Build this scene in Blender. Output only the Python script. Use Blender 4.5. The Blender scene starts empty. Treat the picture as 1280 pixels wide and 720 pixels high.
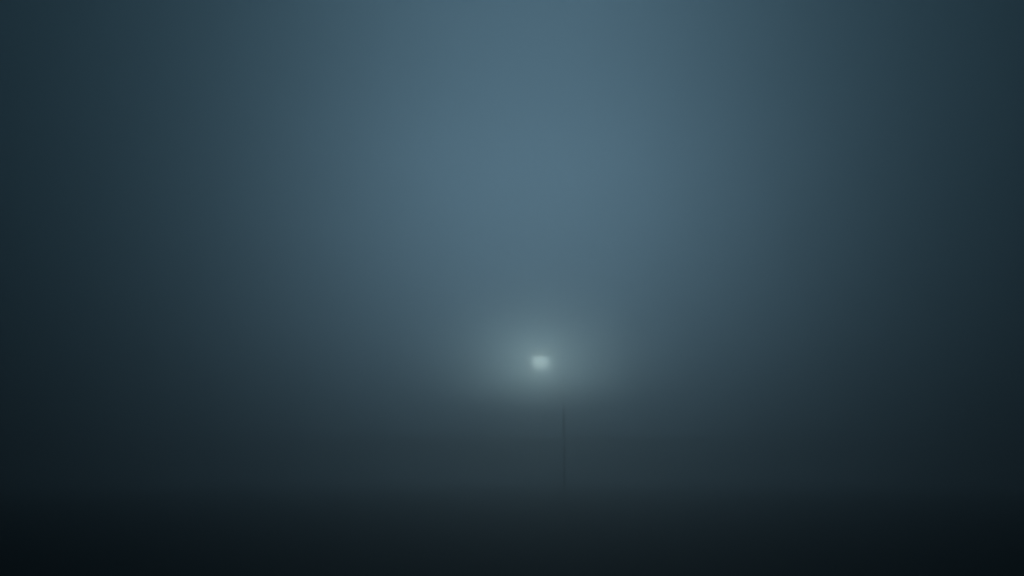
import bpy, bmesh, math
S=bpy.context.scene
C=S.collection
S.view_settings.view_transform='Standard'; S.view_settings.look='None'; S.view_settings.exposure=0

# ---------- materials ----------
def surf(name, c1, c2, scale, rough=0.9, bump=0.3):
    m=bpy.data.materials.new(name); m.use_nodes=True
    n=m.node_tree.nodes; l=m.node_tree.links; b=n['Principled BSDF']
    tc=n.new('ShaderNodeTexCoord')
    a=n.new('ShaderNodeTexNoise'); a.inputs['Scale'].default_value=scale; a.inputs['Detail'].default_value=6
    g=n.new('ShaderNodeTexNoise'); g.inputs['Scale'].default_value=scale*.03; g.inputs['Detail'].default_value=4
    mx=n.new('ShaderNodeMath'); mx.operation='MULTIPLY_ADD'; mx.inputs[1].default_value=.5
    h=n.new('ShaderNodeMath'); h.operation='MULTIPLY'; h.inputs[1].default_value=.5
    r=n.new('ShaderNodeValToRGB'); r.color_ramp.elements[0].position=.35; r.color_ramp.elements[1].position=.65
    r.color_ramp.elements[0].color=(*c1,1); r.color_ramp.elements[1].color=(*c2,1)
    l.new(tc.outputs['Object'],a.inputs['Vector']); l.new(tc.outputs['Object'],g.inputs['Vector'])
    l.new(g.outputs[0],h.inputs[0]); l.new(a.outputs[0],mx.inputs[0]); l.new(h.outputs[0],mx.inputs[2])
    l.new(mx.outputs[0],r.inputs[0]); l.new(r.outputs[0],b.inputs['Base Color'])
    bp=n.new('ShaderNodeBump'); bp.inputs['Strength'].default_value=bump; bp.inputs['Distance'].default_value=.01
    l.new(a.outputs[0],bp.inputs['Height']); l.new(bp.outputs[0],b.inputs['Normal'])
    b.inputs['Roughness'].default_value=rough; b.inputs['Specular IOR Level'].default_value=.2
    return m
asphalt=surf('asphalt',(.03,.032,.032),(.05,.053,.053),60)
earth=surf('earth',(.028,.031,.03),(.047,.051,.05),30)
metal=surf('painted_metal',(.3,.31,.315),(.4,.41,.42),25,.5,.1)
glass=bpy.data.materials.new('lit_glass'); glass.use_nodes=True
gn=glass.node_tree.nodes; gl=glass.node_tree.links
lw=gn.new('ShaderNodeTexNoise'); lw.inputs['Scale'].default_value=6
mr=gn.new('ShaderNodeMapRange'); mr.inputs[3].default_value=1.5; mr.inputs[4].default_value=2.5
gl.new(lw.outputs[0],mr.inputs[0]); gl.new(mr.outputs[0],gn['Principled BSDF'].inputs['Emission Strength'])
gn['Principled BSDF'].inputs['Emission Color'].default_value=(.8,.98,.9,1)
gn['Principled BSDF'].inputs['Base Color'].default_value=(.06,.06,.06,1)

# ---------- mesh helpers ----------
def obj(name,bm,mat,parent=None,smooth=False):
    me=bpy.data.meshes.new(name); bm.normal_update(); bm.to_mesh(me); bm.free()
    if smooth:
        for p in me.polygons: p.use_smooth=True
    o=bpy.data.objects.new(name,me); me.materials.append(mat); C.objects.link(o); o.parent=parent
    return o
def sheet(x0,x1,y0,y1,z):
    bm=bmesh.new(); bm.faces.new([bm.verts.new(v) for v in((x0,y0,z),(x1,y0,z),(x1,y1,z),(x0,y1,z))]); return bm
def lathe(prof,cx=0,cy=0,n=28):
    bm=bmesh.new(); rings=[]
    for r,z in prof:
        rings.append([bm.verts.new((cx+r*math.cos(2*math.pi*k/n),cy+r*math.sin(2*math.pi*k/n),z)) for k in range(n)])
    for a,b in zip(rings,rings[1:]):
        for k in range(n): bm.faces.new((a[k],a[(k+1)%n],b[(k+1)%n],b[k]))
    return bm
def tube(pts,r,n=12):
    from mathutils import Vector
    bm=bmesh.new(); P=[Vector(p) for p in pts]; rings=[]
    for i,p in enumerate(P):
        d=(P[min(i+1,len(P)-1)]-P[max(i-1,0)]).normalized(); a=Vector((0,1,0)); b=d.cross(a).normalized()
        rings.append([bm.verts.new(p+r*(math.cos(t)*a+math.sin(t)*b)) for t in [2*math.pi*k/n for k in range(n)]])
    for a,b in zip(rings,rings[1:]):
        for k in range(n): bm.faces.new((a[k],a[(k+1)%n],b[(k+1)%n],b[k]))
    bm.faces.new(rings[0]); bm.faces.new(rings[-1][::-1]); return bm
def setk(o,label,cat): o['kind']='structure'; o['label']=label; o['category']=cat

# ---------- setting ----------
setk(obj('ground',sheet(-900,900,-900,900,-.004),earth),'dark ground reaching away under the fog','ground')
setk(obj('road',sheet(-5.6,3.0,-60,700,0.0),asphalt),'dark empty asphalt road fading into the fog','road')

# ---------- sky dome carrying the fog ----------
FOG=.058
bm=bmesh.new(); bmesh.ops.create_uvsphere(bm,u_segments=64,v_segments=32,radius=1)
for v in bm.verts: v.co.x*=88; v.co.y*=88; v.co.z*=45
fm=bpy.data.materials.new('fog_air'); fm.use_nodes=True; n=fm.node_tree.nodes; l=fm.node_tree.links; n.clear()
o=n.new('ShaderNodeOutputMaterial'); t=n.new('ShaderNodeBsdfTransparent'); l.new(t.outputs[0],o.inputs['Surface'])
vs=n.new('ShaderNodeVolumeScatter'); vs.inputs['Color'].default_value=(1,.985,.97,1); vs.inputs['Density'].default_value=FOG; vs.inputs['Anisotropy'].default_value=.8
l.new(vs.outputs[0],o.inputs['Volume'])
setk(obj('sky',bm,fm,None,True),'blue grey night sky filled with thick fog','sky')

# ---------- street lamp ----------
CH=4.2
LY=62; LX=35*LY/1244; LZ=CH+88*LY/1244+.3
lamp=bpy.data.objects.new('street_lamp',None); C.objects.link(lamp); lamp.location=(3.2,LY,0)
lamp['label']='lit street lamp glowing pale through the fog above the far end of the road'; lamp['category']='street lamp'
obj('base',lathe([(0,0),(.15,0),(.15,.08),(.1,.12),(.09,.7),(.06,.8)]),metal,lamp,False)
obj('pole',lathe([(.06,.78),(.045,2.5),(.03,LZ-.3),(.0,LZ-.25)]),metal,lamp,True)
hx=LX-3.2
arc=[(0,0,LZ-.35)]+[(hx*(1-math.cos(a)),0,LZ-.35+.68*math.sin(a)) for a in [math.pi/2*k/10 for k in range(1,11)]]
obj('arm',tube(arc,.02),metal,lamp,True)
hz=LZ
sh=obj('lamp_shade',lathe([(.0,hz+.33),(.05,hz+.32),(.07,hz+.2),(.13,hz+.17),(.27,hz+.06),(.28,hz+.04),(.25,hz+.05),(.0,hz+.14)],hx),metal,lamp,True)
obj('lamp_glass',lathe([(.2,hz+.075),(.19,hz+.02),(.13,hz-.05),(.05,hz-.085),(0,hz-.09)],hx),glass,lamp,True)
L=bpy.data.lights.new('lamp_light','POINT'); L.energy=640/13; L.color=(.78,.98,.9); L.shadow_soft_size=0
for r,z,k0,cnt in ((.3,-.14,0,4),(.42,-.36,.5,4),(.0,-.36,0,1),(.28,-.6,.2,4)):
    for k in range(cnt):
        a=2*math.pi*(k+k0)/cnt+.3
        lo=bpy.data.objects.new('lamp_light',L); C.objects.link(lo); lo.parent=lamp; lo.location=(hx+r*math.cos(a),r*math.sin(a),hz+z)

# ---------- world ----------
W=bpy.data.worlds.new('World'); S.world=W; W.use_nodes=True; n=W.node_tree.nodes; l=W.node_tree.links; n.clear()
def M(op,a,b=None,c=None):
    m=n.new('ShaderNodeMath'); m.operation=op
    for i,x in enumerate((a,b,c)):
        if x is None: continue
        if isinstance(x,(int,float)): m.inputs[i].default_value=x
        else: l.new(x,m.inputs[i])
    return m.outputs[0]
tc=n.new('ShaderNodeTexCoord'); sp=n.new('ShaderNodeSeparateXYZ'); l.new(tc.outputs['Generated'],sp.inputs[0])
az=M('ARCTAN2',sp.outputs[0],sp.outputs[1]); el=M('ARCSINE',sp.outputs[2])
def gauss(x,mu,sg): 
    d=M('DIVIDE',M('SUBTRACT',x,mu),sg); return M('EXPONENT',M('MULTIPLY',M('MULTIPLY',d,d),-.5))
def ramp(x,pts,lo,hi):
    r=n.new('ShaderNodeValToRGB'); r.color_ramp.interpolation='B_SPLINE'
    e=r.color_ramp.elements
    P=[((p-lo)/(hi-lo),v) for p,v in pts]
    e[0].position=P[0][0]; e[0].color=(P[0][1],)*3+(1,); e[1].position=P[-1][0]; e[1].color=(P[-1][1],)*3+(1,)
    for p,v in P[1:-1]: q=e.new(p); q.color=(v,v,v,1)
    l.new(M('DIVIDE',M('SUBTRACT',x,lo),hi-lo),r.inputs[0]); return r.outputs[0]
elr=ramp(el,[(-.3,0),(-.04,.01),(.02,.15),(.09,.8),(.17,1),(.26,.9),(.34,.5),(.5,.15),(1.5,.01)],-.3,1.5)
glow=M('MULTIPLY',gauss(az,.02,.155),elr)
elb=ramp(el,[(-.3,.0),(-.02,.03),(.08,.6),(.2,1),(.4,.6),(1.5,.1)],-.3,1.5)
base=M('MULTIPLY',M('MULTIPLY_ADD',gauss(az,.02,.34),.98,.02),elb)
fade=n.new('ShaderNodeMapRange'); fade.interpolation_type='SMOOTHERSTEP'; l.new(el,fade.inputs[0])
fade.inputs[1].default_value=.002; fade.inputs[2].default_value=.06
street=M('MULTIPLY',M('MULTIPLY',gauss(az,.028,.05),gauss(el,.068,.034)),fade.outputs[0])     # added glow lobe painted into the sky to widen the lamp's halo
def bg(col,st):
    b=n.new('ShaderNodeBackground'); b.inputs[0].default_value=(*col,1); l.new(st,b.inputs[1]); return b.outputs[0]
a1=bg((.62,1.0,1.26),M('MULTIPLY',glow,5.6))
a2=bg((.26,1.0,1.45),M('MULTIPLY',base,.72))
a3=bg((.72,1.0,.98),M('MULTIPLY',street,10.0))
sky=n.new('ShaderNodeTexSky'); sky.sky_type='NISHITA'; sky.sun_disc=False; sky.sun_elevation=math.radians(25); sky.sun_rotation=math.radians(2)
b3=n.new('ShaderNodeBackground'); l.new(sky.outputs[0],b3.inputs[0]); b3.inputs[1].default_value=.0003
def add(a,b):
    s=n.new('ShaderNodeAddShader'); l.new(a,s.inputs[0]); l.new(b,s.inputs[1]); return s.outputs[0]
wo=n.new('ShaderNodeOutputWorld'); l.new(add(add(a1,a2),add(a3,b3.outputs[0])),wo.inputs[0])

# ---------- camera ----------
cd=bpy.data.cameras.new('camera'); cd.lens=35; cd.sensor_width=36; cd.clip_end=3000
cam=bpy.data.objects.new('camera',cd); C.objects.link(cam); cam.location=(0,0,CH)
cam.rotation_euler=(math.radians(90)+math.atan(180/1244),0,0); S.camera=cam
